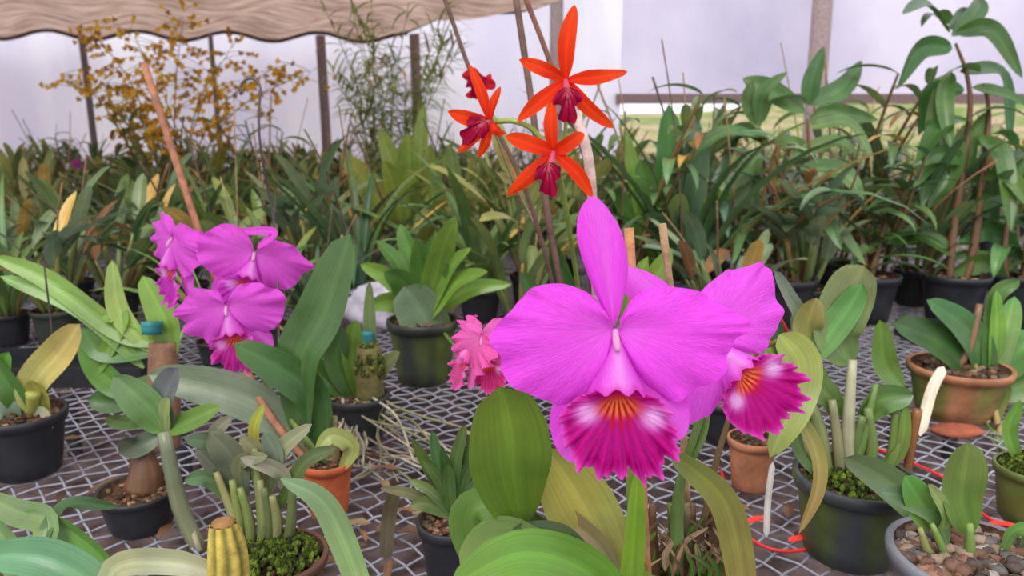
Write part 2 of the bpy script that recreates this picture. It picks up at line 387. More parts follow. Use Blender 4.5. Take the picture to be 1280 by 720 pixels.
cc2 = W(596, 424, .815); cattleya(f3, cc2, .815/F*.36, yaw=-62, pitch=14, roll=-26, base=(236, 104, 180), lipc=(224, 90, 150), ruf=18, parts='LRlr', throat=.6)
f3.tube([cc+fw*.01, W(612, 440, .95), W(585, 450, 1.3), B+np.array([.03, 0, h*.9])], .003, (110, 140, 70), n=14)
group("potted_cattleya_orchid", B, {"pot": pm, "leaves": lv, "flower": f3})

# ================================================================== red-orange star orchid
pm = MB(); lv = MB(); rf = MB()
B, d, r, h = pot_px(pm, 740, 560, 500, 42, col=BLACK)
dd = .80
starflower(rf, 707, 100, dd, [(718, 6, 22), (649, 75, 18), (784, 90, 19), (646, 152, 19), (767, 160, 18)], (709, 124, 0, 1.25))
starflower(rf, 692, 190, dd-.01, [(690, 122, 17), (632, 170, 22), (729, 166, 19), (633, 245, 19), (741, 247, 18)], (685, 216, 0, 1.2))
starflower(rf, 612, 152, dd+.02, [(586, 80, 14), (560, 140, 18), (626, 108, 11), (572, 190, 15), (598, 198, 13), (632, 166, 14)], (597, 158, -50, 1.1))
starflower(rf, 598, 104, dd+.5, [(577, 95, 15), (590, 85, 15), (612, 92, 15), (620, 108, 15), (605, 124, 15), (582, 120, 15)], (596, 103, 0, .9), cols=((186, 22, 44), (200, 30, 50)))
def stem(pts, rr=.0022, col=(150, 178, 84)): rf.tube(pts, rr, col, n=24)
stem([W(620, 152, dd+.02), W(645, 152, dd+.01), W(672, 168, dd+.01), W(698, 215, dd+.02), W(712, 290, dd+.08), W(728, 400, dd+.3), B+np.array([0, 0, h*.9])], .0030)
stem([W(705, 105, dd+.004), W(707, 160, dd+.02), W(699, 220, dd+.02)])
stem([W(600, 108, dd+.5), W(640, 220, 1.25), W(690, 330, 1.2), B+np.array([.01, .02, h*.9])], .003, (110, 90, 60))
for t in [(650, 340), (700, 330), (840, 310), (810, 320), (670, 380), (760, 340), (690, 300)]:
    lp(lv, [(740, 520), ((740+t[0])/2, (520+t[1])/2-10), t], (d, d-.08), R.uniform(28, 42), R.choice([G2, G3, G1]), p=.45, q=.5, roll=R.uniform(-30, 30))
stk = MB()
stk.tube([W(553, -10, 1.15), W(600, 120, 1.13), W(665, 260, 1.12), B+np.array([-.02, .02, h*.9])], .0035, (88, 66, 52), WOOD, n=16)
stk.tube([W(644, -10, 1.15), W(662, 110, 1.15), W(690, 300, 1.15), B+np.array([-.01, .03, h*.9])], .0055, (102, 76, 64), WOOD, n=16)
stk.tube([W(654, -10, 1.1), W(690, 85, 1.1), W(740, 240, 1.12), B+np.array([.02, .01, h*.9])], .004, (112, 70, 52), WOOD, n=16)
stk.tube([W(720, 140, .98), W(740, 240, 1.0), B+np.array([.01, -.01, h*.9])], .007, (208, 180, 170), WOOD, n=12)
group("potted_red_star_orchid", B, {"pot": pm, "leaves": lv, "flowers": rf, "stake": stk})

# ================================================================== left magenta cattleya trio
pm = MB(); lv = MB(); f2 = MB(); stk = MB()
B, d, r, h = pot_px(pm, 412, 650, 574, 31, col=(178, 92, 56), mat=TERRA)
lp(lv, [(378, 560), (374, 455), (405, 390), (438, 292)], (d, d-.08), 70, (76, 108, 58), p=.6, q=.45, roll=12)
lp(lv, [(400, 560), (392, 498), (350, 462), (292, 430)], (d, d-.05), 46, (66, 104, 52), p=.5, q=.45)
lp(lv, [(390, 570), (330, 512), (270, 486), (185, 468)], (d, d-.02), 52, (118, 134, 106), p=.5, q=.45)
for x0, x1, y1 in [(405, 385, 500), (412, 400, 500), (420, 418, 520), (398, 372, 470)]:
    tp(lv, [(x0, 590), ((x0+x1)/2-3, 550), (x1, y1)], (d+.01, d), [6, 8, 4], R.choice([(120, 130, 80), (150, 140, 100)]))
lp(lv, [(425, 590), (440, 560), (415, 545), (395, 565)], (d-.03, d-.05), 22, (150, 160, 90))
for (x, y, k, ya, pi, ro, dz, pt, lc_) in [(284, 380, .47, -8, -14, 6, 1.0, 'LRlr', (206, 50, 160)), (318, 314, .44, 28, -4, -16, 1.05, 'LRlr', (206, 70, 200)), (218, 296, .46, -46, -5, -14, 1.08, 'LRlr', (206, 60, 190))]:
    c = W(x, y, dz); cattleya(f2, c, dz/F*k, yaw=ya, pitch=pi, roll=ro, base=(222, 90, 210), lipc=lc_, ruf=11, parts=pt, throat=.8)
    f2.tube([c+fw*.008, W(x+12, y+25, dz+.06), W(300+(x-280)*.3, 430, dz+.12), W(360, 520, d), B+np.array([0, 0, h*.9])], .003, (112, 140, 72), n=18)
lp(f2, [(322, 310), (340, 290), (268, 292)], (1.04, 1.05), 12, (218, 84, 204), mat=PETAL); lp(f2, [(218, 296), (236, 300), (256, 292)], (1.07, 1.05), 16, (222, 90, 208), mat=PETAL)
stk.tube([W(180, 80, 1.12), W(262, 330, 1.14), W(320, 490, d), B+np.array([-.02, 0, h*.85])], .0055, (156, 106, 78), WOOD, n=18)
wr = [W(325, 180, 1.05), W(345, 300, 1.1), W(352, 455, d), B+np.array([-.01, .01, h*.85])]
hk = [W(313+13*math.cos(a), 113-15*math.sin(a), 1.04) for a in np.linspace(3.5, -.4, 8)]
stk.tube(hk+wr, .0019, (60, 52, 50), METAL, n=40, sides=6)
group("potted_cattleya_orchid", B, {"pot": pm, "leaves": lv, "flowers": f2, "support_stake": stk})

def simple(name, potargs, potk, leafs, tubes=(), mossy=None, extra=None):
    pm = MB(); lv = MB(); B, d, r, h = pot_px(pm, *potargs, **potk)
    for L in leafs:
        pts, w, col = L[0], L[1], L[2]; k = L[3] if len(L) > 3 else {}
        col = tuple(x*.93 for x in col)
        k = dict(k); dz = k.pop('dz', (0, -.03)); k.setdefault('col2', tuple(min(255, x*R.uniform(.85, 1.12)) for x in col)); k.setdefault('roll', R.uniform(-14, 14))
        lp(lv, pts, (d+dz[0], d+dz[1]), w, col, **k)
    for t in tubes: tp(lv, t[0], (d+(t[3][0] if len(t) > 3 else 0), d+(t[3][1] if len(t) > 3 else -.02)), t[1], t[2])
    if mossy: moss(pm, B+np.array([0, 0, h*.88]), r*.85, r*.85, mossy)
    if extra: extra(pm, lv, B, d, r, h)
    group(name, B, {"pot": pm, "foliage": lv})
    return B, d, r, h
simple("potted_round_leaf_orchid", (178, 672, 610, 48), {}, [
    ([(205, 540), (185, 510), (142, 470)], 46, (124, 174, 90)), ([(205, 540), (240, 525), (275, 508)], 26, (108, 160, 66)),
    ([(208, 535), (205, 500), (222, 460)], 44, (112, 130, 116)), ([(200, 545), (170, 558), (150, 550)], 30, (92, 116, 84)),
    ([(207, 540), (207, 515), (212, 498)], 22, (150, 180, 110)), ([(180, 530), (150, 528), (132, 522)], 18, (104, 140, 70))],
    [([(250, 690), (225, 630), (205, 540)], [10, 11, 8], (134, 144, 112), (-.03, -.05)), ([(180, 615), (182, 590), (176, 560)], [24, 20, 12], (120, 88, 60), (0, 0)), ([(190, 612), (230, 640), (250, 690)], [4, 4, 4], (150, 150, 130), (0, -.05))])
lg = MB(); Bl = T(208, 560); dl = dep(Bl)
lg.tube([Bl, W(205, 500, dl), W(204, 428, dl)], [.022, .026, .022], (128, 96, 70), WOOD, sides=12, n=16)
lg.tube([W(190, 418, dl-.02), W(190, 402, dl-.02)], [.015, .017], (40, 120, 120), PLAST, sides=12, n=4)
for pts, w, c in [([(215, 450), (205, 400), (178, 345)], 36, G1), ([(120, 470), (150, 400), (128, 395)], 26, G1), ([(205, 430), (150, 415), (60, 350), (-10, 320)], 26, G1), ([(200, 440), (130, 440), (100, 410)], 26, G2), ([(170, 500), (130, 470), (102, 425)], 32, (96, 140, 60)), ([(190, 440), (150, 390), (140, 325)], 26, (140, 166, 84)), ([(200, 470), (150, 500), (110, 500)], 32, (84, 120, 66)), ([(180, 460), (100, 385), (0, 345)], 24, (112, 148, 70))]:
    lp(lg, pts, dl, w, c)
lg.obj("log_mounted_orchid", Bl)
simple("potted_round_leaf_orchid", (36, 604, 514, 50), {}, [
    ([(45, 520), (42, 480), (75, 440), (100, 405)], 44, (176, 184, 104)), ([(20, 520), (5, 470), (10, 440)], 26, G1), ([(30, 520), (15, 490), (-15, 440)], 30, G2),
    ([(30, 530), (50, 520), (66, 535)], 24, (160, 180, 140)), ([(20, 530), (0, 520), (-30, 560)], 46, (120, 150, 110)), ([(60, 520), (48, 490), (38, 475)], 22, YG)],
    [([(52, 520), (66, 440), (55, 330)], [1.3, 1.3, 1.2], (70, 60, 56)), ([(42, 520), (42, 490)], [7, 9], YG)])
def ex(pm, lv, B, d, r, h):
    P = [W(283, 745, d-.12), W(285, 700, d-.13), W(279, 654, d-.14)]
    n, m = 14, 56; S = spline(P, n); G = np.zeros((n, m, 3)); CC = np.zeros((n, m, 3))
    for i in range(n):
        t = i/(n-1); rr = (.0175*(1-.4*t**3))
        for j in range(m):
            a = j/m*2*math.pi; k = rr*(1+.10*math.cos(a*8))
            G[i, j] = S[i]+rt*k*math.cos(a)+np.array([0, 1, 0])*k*math.sin(a); CC[i, j] = lin(mixc(mixc((206, 184, 80), (150, 136, 60), t*.4), (112, 106, 42), (.5-.5*math.cos(a*8))**2))
    lv.grid(G, CC, WOOD, True); lv.ball(P[2], .0105, .0105, .004, (140, 104, 56), WOOD)
simple("potted_moss_orchid", (350, 790, 692, 62), {'col': (96, 66, 52)}, [
    ([(300, 620), (290, 575), (262, 540)], 40, (112, 124, 104)), ([(325, 620), (322, 570), (300, 545)], 22, (150, 152, 108)), ([(335, 620), (350, 565), (390, 530)], 22, (150, 158, 116)),
    ([(310, 620), (300, 580), (335, 570)], 20, (132, 142, 104)), ([(290, 600), (270, 585), (245, 560)], 20, (120, 132, 100)), ([(325, 600), (318, 540), (330, 505)], 16, (186, 166, 70)),
    ([(345, 640), (380, 580), (420, 560)], 20, (96, 116, 60)), ([(300, 640), (265, 600), (230, 600)], 22, (110, 130, 86)), ([(290, 590), (270, 545), (290, 520)], 20, (130, 140, 110)),
    ([(360, 620), (350, 590), (300, 572)], 20, (156, 160, 124)), ([(320, 600), (280, 560), (230, 548)], 24, (84, 104, 70)), ([(340, 610), (345, 570), (330, 540)], 24, (150, 160, 130)),
    ([(470, 790), (430, 680), (400, 625), (350, 598)], 34, (128, 160, 88), {'dz': (-.12, -.12), 'p': .4, 'q': .6})],
    [([(x0, 700), ((x0+x1)/2+4, 650), (x1, y1)], [6, 7, 4], R.choice([(130, 146, 84), (150, 152, 100), (110, 124, 76)])) for x0, x1, y1 in [(300, 290, 600), (315, 300, 610), (325, 325, 600), (335, 330, 610), (345, 340, 620), (310, 270, 590), (355, 365, 600), (330, 318, 560)]], .02, ex)
fan_l = [([(565, 645), ((565+x)/2+R.uniform(-5, 5), (645+y)/2-8), (x, y)], w, c) for x, y, w, c in
    [(515, 548, 15, (88, 132, 66)), (540, 538, 16, (100, 146, 74)), (552, 560, 15, (80, 122, 62)), (582, 530, 18, (96, 138, 74)), (600, 560, 15, (84, 124, 70)), (608, 590, 14, (120, 150, 84)), (590, 540, 13, (76, 116, 60)), (528, 575, 14, (104, 146, 80)), (512, 600, 13, (128, 148, 100)), (512, 632, 20, (120, 156, 84)), (475, 610, 14, (120, 140, 96)), (560, 580, 16, (110, 150, 76)), (600, 620, 14, (90, 130, 60))]]
simple("potted_seedling_orchid", (567, 738, 648, 43), {}, fan_l)
lb = MB(); b = T(482, 700); lb.leaf([b, b+np.array([.004, .01, .05]), b+np.array([.012, .01, .085])], .018, (84, 78, 56), side=(1, 0, 0), p=.12, q=.12, fold=.02, mat=PLAST); lb.obj("plant_label", b)
def ex2(pm, lv, B, d, r, h):
    moss(pm, B+np.array([.02, 0, h+.03]), .022, .022, .06, 600, (96, 104, 46))
    pm.tube([B+np.array([.02, 0, h*.8]), B+np.array([.02, 0, h+.08])], [.024, .02], (96, 92, 48), WOOD)
    pm.tube([B+np.array([.02, 0, h+.08]), B+np.array([.02, 0, h+.105])], [.010, .010], (50, 118, 120), PLAST)
    for i in range(34):
        p = B+np.array([R.uniform(-.04, .05), -.02, h*R.uniform(.6, 1.0)]); pts = [p]
        vx = R.uniform(-.03, .045)
        for k in range(6):
            p = p+np.array([vx+R.uniform(-.022, .022), -.018+R.uniform(-.022, .018), -.022+R.uniform(-.014, .014)]); p[2] = max(p[2], BZ+.006); pts.append(p.copy())
        pm.tube(pts, R.uniform(.0013, .0022), R.choice([(176, 172, 148), (150, 144, 120), (130, 128, 92), (164, 152, 132)]), WOOD, n=24, sides=6)
simple("potted_aerial_root_orchid", (450, 562, 492, 38), {'col': (44, 48, 48)}, [([(450, 500), (440, 440), (445, 400)], 26, G1), ([(455, 500), (462, 430), (462, 350)], 18, (120, 140, 80)), ([(440, 500), (420, 450), (430, 410)], 30, G2), ([(460, 500), (480, 460), (500, 440)], 20, (130, 140, 80)), ([(440, 500), (400, 470), (390, 430)], 24, G2)], (), None, ex2)
simple("potted_broad_leaf_orchid", (60, 930, 800, 90), {}, [
    ([(120, 800), (142, 725), (95, 670), (30, 640)], 40, (104, 160, 76), {'dz': (0, .06), 'fold': .4, 'roll': 24}), ([(40, 800), (120, 750), (60, 700), (-40, 696)], 54, (100, 140, 92), {'dz': (0, 0), 'fold': .35}),
    ([(20, 760), (60, 660), (20, 640), (-30, 615)], 34, (110, 146, 86), {'dz': (0, .1)}), ([(30, 760), (60, 660), (90, 630), (148, 634)], 20, (76, 108, 60), {'dz': (0, .1)}),
    ([(160, 800), (140, 715), (220, 703), (300, 730)], 32, (146, 168, 120), {'dz': (0, 0), 'fold': .4}), ([(60, 790), (20, 700), (-20, 640)], 36, (100, 138, 76), {'dz': (0, .1)})])

# ================================================================== right group
simple("potted_cattleya_orchid", (1060, 712, 592, 71), {'col': (58, 64, 66), 'algae': (84, 98, 42)}, [
    ([(1064, 455), (1045, 420), (1060, 370), (1080, 332)], 62, (116, 146, 84), {'p': .5, 'q': .4, 'roll': 10}), ([(998, 462), (1030, 425), (1060, 385), (1078, 355)], 36, (110, 150, 78)),
    ([(1000, 440), (1000, 400), (985, 370), (968, 338)], 24, (120, 142, 104)), ([(1015, 440), (1008, 410), (1020, 372)], 38, (146, 160, 84)), ([(1040, 500), (1020, 470), (1000, 445)], 30, (104, 132, 66)),
    ([(1130, 485), (1105, 455), (1100, 400)], 34, (96, 128, 60)), ([(1075, 525), (1100, 500), (1142, 494)], 36, (112, 144, 72), {'fold': .5}), ([(1010, 520), (990, 490), (960, 440)], 28, (110, 134, 80)),
    ([(1050, 520), (1030, 490), (1000, 470)], 34, (100, 134, 66)), ([(1170, 690), (1150, 640), (1105, 600), (1055, 572)], 44, (104, 136, 84), {'dz': (-.1, -.12)}), ([(1030, 600), (1000, 560), (985, 500)], 24, (92, 120, 70)), ([(1095, 590), (1125, 560), (1132, 505)], 20, (110, 140, 74))],
    [([(1064, 600), (1060, 540), (1066, 450)], [7, 9, 5], (180, 180, 144)), ([(1035, 595), (1025, 540), (998, 455)], [7, 9, 4], (130, 142, 90)), ([(1080, 600), (1090, 560), (1085, 510)], [6, 8, 5], (120, 142, 80)),
     ([(1045, 600), (1010, 560), (985, 500)], [6, 7, 4], (150, 140, 110)), ([(1105, 600), (1118, 560), (1120, 510)], [6, 8, 5], (120, 146, 80)), ([(1095, 605), (1135, 560), (1150, 510)], [1.5, 1.5, 1.5], (80, 70, 60)), ([(1050, 600), (1048, 560), (1040, 500)], [6, 7, 5], (150, 150, 110)), ([(1072, 600), (1070, 560), (1078, 520)], [5, 6, 5], (110, 132, 76)),
     ([(1055, 600), (1075, 560), (1095, 480)], [6, 7, 4], (110, 140, 70)), ([(1133, 600), (1140, 550), (1147, 512)], [5, 6, 6], (140, 96, 60))], .012)
simple("potted_bare_orchid", (937, 617, 546, 30), {'col': (172, 116, 84), 'mat': TERRA}, [([(940, 560), (925, 500), (935, 470)], 16, G2)], [([(935, 555), (930, 500), (925, 450)], [3, 3, 2], (120, 110, 80)), ([(948, 555), (955, 510), (950, 470)], [3, 3, 2], (110, 120, 70))])
simple("potted_small_orchid", (905, 560, 498, 34), {}, [([(905, 510), (885, 460), (880, 420)], 22, G2), ([(905, 510), (930, 470), (945, 430)], 24, G1), ([(905, 510), (915, 460), (918, 410)], 20, G3), ([(905, 510), (950, 490), (975, 470)], 20, G2)])
simple("potted_small_orchid", (985, 520, 462, 34), {}, [([(985, 475), (965, 440), (945, 410)], 22, G1), ([(985, 475), (1000, 440), (990, 390)], 24, G2), ([(985, 475), (975, 430), (960, 380)], 20, G3)])
lb = MB(); b = T(958, 672); lb.leaf([b, b+np.array([0, .004, .05]), b+np.array([0.004, .008, .1])], .009, (224, 222, 214), side=(1, .2, 0), p=.08, q=.1, fold=.0, mat=PLAST); lb.obj("plant_label", b)
simple("potted_dark_leaf_orchid", (1192, 534, 456, 58), {'col': (158, 110, 78), 'mat': TERRA, 'algae': (92, 110, 50)}, [
    ([(1225, 500), (1200, 450), (1165, 425), (1115, 403)], 52, (64, 104, 48)), ([(1230, 490), (1225, 440), (1200, 405), (1158, 375)], 40, (78, 116, 60)),
    ([(1235, 480), (1270, 440), (1300, 430)], 50, (96, 140, 60)), ([(1240, 480), (1245, 420), (1245, 362)], 22, (116, 158, 70)), ([(1240, 480), (1255, 420), (1268, 370)], 30, (140, 160, 100)),
    ([(1240, 490), (1280, 480), (1310, 450)], 40, (100, 140, 70)), ([(1230, 500), (1240, 380), (1275, 350)], 22, (90, 130, 60)), ([(1250, 560), (1240, 520), (1262, 480)], 22, YG)],
    [([(1185, 470), (1210, 440), (1225, 380)], [4, 5, 4], (140, 110, 80)), ([(1200, 470), (1230, 520), (1262, 575)], [3, 4, 4], (110, 140, 80), (0, -.1)), ([(1260, 600), (1240, 500), (1215, 450)], [4, 4, 3], (150, 140, 90), (-.1, 0))])
b = T(1150, 545); db = dep(b); lb = MB(); lb.leaf([b, W(1164, 490, db), W(1180, 458, db)], .020, (226, 214, 186), nrm=TOC, p=.08, q=.1, fold=0, mat=PLAST, n=14)
lb.obj("plant_label", b)
simple("potted_moss_orchid", (1282, 660, 582, 42), {'col': (92, 104, 50)}, [([(1280, 590), (1260, 540), (1275, 500)], 24, G1), ([(1290, 590), (1300, 540), (1320, 500)], 24, G1)], [], .02)
def ex4(pm, lv, B, d, r, h): stones(pm, B, r*.88, B[2]+h*.92, 110, [(170, 160, 150), (140, 104, 84), (100, 94, 90), (150, 130, 112), (84, 74, 68), (110, 84, 68)])
simple("potted_pebble_orchid", (1203, 840, 692, 96), {'col': (112, 114, 118)}, [
    ([(1212, 668), (1200, 620), (1210, 552)], 58, (100, 138, 58), {'p': .6, 'q': .45, 'dz': (0, -.02)}), ([(1165, 660), (1150, 630), (1130, 595)], 40, (116, 152, 70)),
    ([(1185, 680), (1165, 640), (1130, 622), (1100, 615)], 30, (104, 138, 84)), ([(1175, 670), (1180, 640), (1160, 605)], 22, (134, 168, 90)), ([(1250, 700), (1262, 668), (1290, 655)], 20, (110, 146, 80)), ([(1275, 690), (1290, 660), (1310, 650)], 22, (96, 130, 80))],
    [([(1205, 715), (1212, 690), (1212, 655)], [6, 7, 4], (130, 160, 84)), ([(1190, 715), (1180, 690), (1165, 655)], [6, 6, 3], (120, 150, 80)), ([(1180, 715), (1160, 690), (1150, 660)], [5, 6, 3], (140, 150, 90))], None, ex4)
hs = MB(); e4 = np.array([0, 0, .003])
hs.tube([T(900, 588)+e4, T(930, 668)+e4, T(1005, 690)+e4, T(1120, 640)+e4, T(1180, 632)+e4, T(1290, 700)+e4], .0022, (214, 46, 44), PLAST, n=50)
hs.tube([T(1090, 560)+e4, T(1180, 600)+e4, T(1235, 650)+e4, T(1300, 672)+e4], .0022, (214, 46, 44), PLAST, n=40)
for x, y, a in [(930, 660, .3), (985, 682, .1), (1235, 660, -.4), (1262, 668, -.3)]:
    b = T(x, y)+e4*2; hs.leaf([b, b+np.array([.02*math.cos(a), .02*math.sin(a), .003]), b+np.array([.04*math.cos(a), .04*math.sin(a), 0])], .012, (222, 60, 48), nrm=(0, 0, 1), p=.1, q=.1, mat=PLAST)
hs.obj("red_plastic_tie", T(930, 668))
hs = MB(); hs.tube([T(925, 520)+e4, W(940, 430, 1.35), W(955, 375, 1.4), W(975, 400, 1.42), T(1010, 470)+e4], .005, (206, 50, 46), PLAST, n=50); hs.obj("red_irrigation_hose", T(925, 520))
sh = MB(); b = T(1195, 545); sh.ball(b+np.array([0, 0, .010]), .045, .025, .010, (150, 86, 62), TERRA, .08, 18); sh.obj("clay_shard", b)

# ================================================================== prototype plants
def arch(b, az, e0, L, bend, n=7):
    p = np.array(b, float); pts = [p.copy()]; e = e0
    for i in range(n):
        p = p+L/n*np.array([math.cos(e)*math.cos(az), math.cos(e)*math.sin(az), math.sin(e)]); e -= bend/n*(1+.5*i/n); pts.append(p.copy())
    return pts
def jit0(c, k=12):
    a = R.uniform(-k, k); y = R.uniform(-8, 14); return (max(0, min(255, c[0]+a+y)), max(0, min(255, c[1]+a+y*.4)), max(0, min(255, c[2]+a)))
def jit(c, k=16):
    q = R.random()
    if q < .05: return (196, 170, 96)
    if q < .08: return (150, 112, 76)
    return jit0(c, k)
def leafz(mb, b, az, e0, L, bend, w, col, **k):
    mb.leaf(arch(b, az, e0, L, bend), w, col, side=(-math.sin(az), math.cos(az), R.uniform(-.35, .35)), n=9, **k)
def proto(kind, col, h=.45):
    mb = MB(); r = R.uniform(.055, .075); ph = R.uniform(.09, .12)
    pot(mb, (0, 0, 0), r, ph, chips=8, col=R.choice([BLACK, (50, 52, 58), (44, 46, 48), (56, 62, 52)]))
    if kind == 'strap':
        for i in range(R.randint(20, 26)):
            az = R.random()*6.28; rr = R.uniform(0, .03)
            leafz(mb, (rr*math.cos(az), rr*math.sin(az), ph*.9), az, R.uniform(.8, 1.5), h*R.uniform(.7, 1.3), R.uniform(.5, 2.0), R.uniform(.024, .040), jit(col), p=.3, q=.6, fold=.35)
    elif kind == 'catt':
        for i in range(R.randint(12, 16)):
            az = R.random()*6.28; e = R.uniform(1.0, 1.45); L = h*R.uniform(.25, .6); b = (.03*math.cos(az), .03*math.sin(az), ph*.9)
            pts = arch(b, az, e, L, .1, 3); mb.tube(pts, [.005, .009, .009, .004], jit((126, 140, 84)), n=7, sides=6)
            for k in range(R.choice([1, 2])):
                a2 = az+R.uniform(-.9, .9); leafz(mb, pts[-1], a2, R.uniform(.4, 1.45), h*R.uniform(.35, .6), R.uniform(.1, .9), R.uniform(.038, .055), jit(col), p=.5, q=.5, fold=.25)
    elif kind == 'dendro':
        for i in range(R.randint(5, 7)):
            az = R.random()*6.28; L = h*R.uniform(.7, 1.3); b = (.025*math.cos(az), .025*math.sin(az), ph*.9)
            pts = arch(b, az, R.uniform(1.1, 1.5), L, R.uniform(.05, .7), 12); mb.tube(pts, [.006, .007, .004], jit((130, 112, 74)), n=14, sides=6)
            for k in range(3, 13):
                a2 = az+(1.57 if k % 2 else -1.57)+R.uniform(-.7, .7)
                leafz(mb, pts[k], a2, R.uniform(.2, .8), R.uniform(.13, .19), R.uniform(.4, 1.6), R.uniform(.028, .038), jit(col), p=.45, q=.75, fold=.3)
    elif kind == 'broad':
        for i in range(R.randint(11, 14)):
            az = R.random()*6.28
            leafz(mb, (0, 0, ph*.9), az, R.uniform(.9, 1.4), h*R.uniform(.7, 1.15), R.uniform(.3, 1.4), R.uniform(.045, .068), jit(col), p=.6, q=.65, fold=.25, wave=.03)
    for i in range(R.choice([0, 1, 2, 3, 4])):
        az = R.random()*6.28; mb.tube(arch((.03*math.cos(az), .03*math.sin(az), ph*.85), az, R.uniform(1.25, 1.5), h*R.uniform(.9, 1.5), R.uniform(-.1, .7), 4), R.uniform(.0018, .004), R.choice([(140, 104, 74), (110, 84, 62), (166, 140, 104), (90, 76, 64)]), WOOD, n=8, sides=5)
    if R.random() < .5:
        az = R.random()*6.28; x, y = r*.6*math.cos(az), r*.6*math.sin(az)
        mb.leaf([(x, y, ph*.8), (x, y, ph*1.2), (x+.004, y, ph*1.6)], .016, (226, 226, 220), side=(1, .3, 0), p=.08, q=.08, fold=0, mat=PLAST, n=5)
    return mb.mesh("plant_"+kind)
P_ = {
 'strap': [proto('strap', c, h) for c, h in [((112, 140, 80), .42), ((90, 122, 70), .46), ((152, 164, 88), .46), ((102, 128, 96), .40), ((80, 110, 68), .5)]],
 'catt': [proto('catt', c, h) for c, h in [((116, 142, 84), .42), ((106, 130, 98), .40), ((146, 158, 98), .44), ((84, 112, 70), .46)]],
 'dendro': [proto('dendro', c, h) for c, h in [((90, 124, 76), .42), ((108, 140, 90), .46), ((100, 130, 102), .44)]],
 'broad': [proto('broad', c, h) for c, h in [((124, 156, 76), .42), ((148, 166, 84), .46), ((96, 126, 70), .42)]]}
NAMES = {'strap': 'potted_cymbidium_orchid', 'catt': 'potted_small_cattleya_orchid', 'dendro': 'potted_dendrobium_orchid', 'broad': 'potted_broad_leaf_plant'}
def inst(kind, x, y, s=1., i=None, z=BZ+.004, rz=None):
    me = P_[kind][i if i is not None else R.randrange(len(P_[kind]))]
    o = bpy.data.objects.new(NAMES[kind], me); sc.collection.objects.link(o)
    o.location = (x, y, z); o.scale = (s, s, s*R.uniform(.88, 1.15)); o.rotation_euler = (0, 0, R.random()*6.28 if rz is None else rz)
for px, py, kind, s in [(15, 430, 'strap', .75), (75, 432, 'catt', .75), (150, 400, 'catt', .85), (300, 420, 'catt', .8), (390, 395, 'catt', .9), (455, 405, 'strap', .8),
                        (600, 400, 'strap', .95), (665, 395, 'catt', 1.0), (650, 440, 'catt', .7), (775, 400, 'dendro', .9), (860, 405, 'strap', 1.0), (900, 440, 'catt', .75), (930, 395, 'dendro', .85), (1000, 400, 'catt', .9), (1090, 388, 'dendro', .85),
                        (240, 385, 'strap', .8), (700, 370, 'broad', .9), (820, 372, 'dendro', .95), (520, 372, 'broad', .85), (950, 368, 'strap', 1.0), (1040, 372, 'dendro', .95), (1140, 380, 'catt', .95), (1270, 385, 'catt', .9), (100, 380, 'strap', .75), (10, 380, 'catt', .7), (340, 385, 'broad', .75), (430, 378, 'strap', .8), (190, 378, 'catt', .8), (600, 372, 'catt', .9), (880, 370, 'catt', 1.0), (760, 372, 'strap', .95), (340, 440, 'catt', .6), (270, 455, 'strap', .55), (395, 430, 'strap', .6)]:
    p = T(px, py); inst(kind, p[0], p[1], s)
def bench_rows(y0, y1, x0, x1, dx, dy, sl, sr):
    y = y0
    while y <= y1:
        x = x0+R.uniform(0, dx*.5)
        while x < x1:
            k = R.choices(['strap', 'catt', 'dendro', 'broad'], [5, 4, 1, 2] if x < .5 else [4, 3, 4, 1])[0]
            inst(k, x+R.uniform(-.05, .05), y+R.uniform(-.06, .06), R.uniform(.68, 1.12)*(sr if x > .4 else sl)); x += dx
        y += dy
bench_rows(3.12, 4.4, -3.0, 3.2, .25, .31, .86, .88)
bench_rows(5.0, 6.6, -4.4, 4.6, .32, .5, .88, .70)

# tall dendrobiums on the right
def tall_cane(mb, pts, d, nl, L, w, col, start=.3):
    P = spline([W(x, y, d) for x, y in pts], 40); mb.tube(P[::4], [.009, .012, .008, .004], (116, 86, 56), n=24, sides=7)
    for i in range(nl):
        t = start+(1-start)*i/(nl-1); p = P[int(t*39)]
        az = (0 if i % 2 else math.pi)+R.uniform(-.9, .9)
        leafz(mb, p, az, R.uniform(.2, .8), L*R.uniform(.75, 1.15), R.uniform(.8, 1.7), w*R.uniform(.85, 1.15), jit0(col), p=.4, q=.75, fold=.3)
DA = [[(1185,40),(1158,8),(1128,18)],[(1190,45),(1222,10),(1212,-5)],[(1190,60),(1150,62),(1120,112)],[(1195,40),(1240,38),(1278,98)],[(1200,90),(1252,95),(1262,185)],[(1205,112),(1165,118),(1148,170)],[(1168,110),(1160,190),(1152,262)],[(1210,150),(1178,158),(1145,205)],[(1215,110),(1255,120),(1290,135)],[(1225,170),(1252,200),(1264,290)],[(1207,200),(1170,195),(1140,235)],[(1210,262),(1250,240),(1285,196)],[(1200,300),(1240,288),(1282,332)],[(1195,320),(1150,296),(1108,305)],[(1190,340),(1230,330),(1262,360)],[(1228,220),(1262,225),(1290,262)],[(1236,140),(1210,180),(1215,240)],[(1188,90),(1180,130),(1188,185)],[(1185,35),(1200,20),(1225,25)],[(1200,170),(1185,220),(1160,262)],[(1222,200),(1235,250),(1240,300)]]
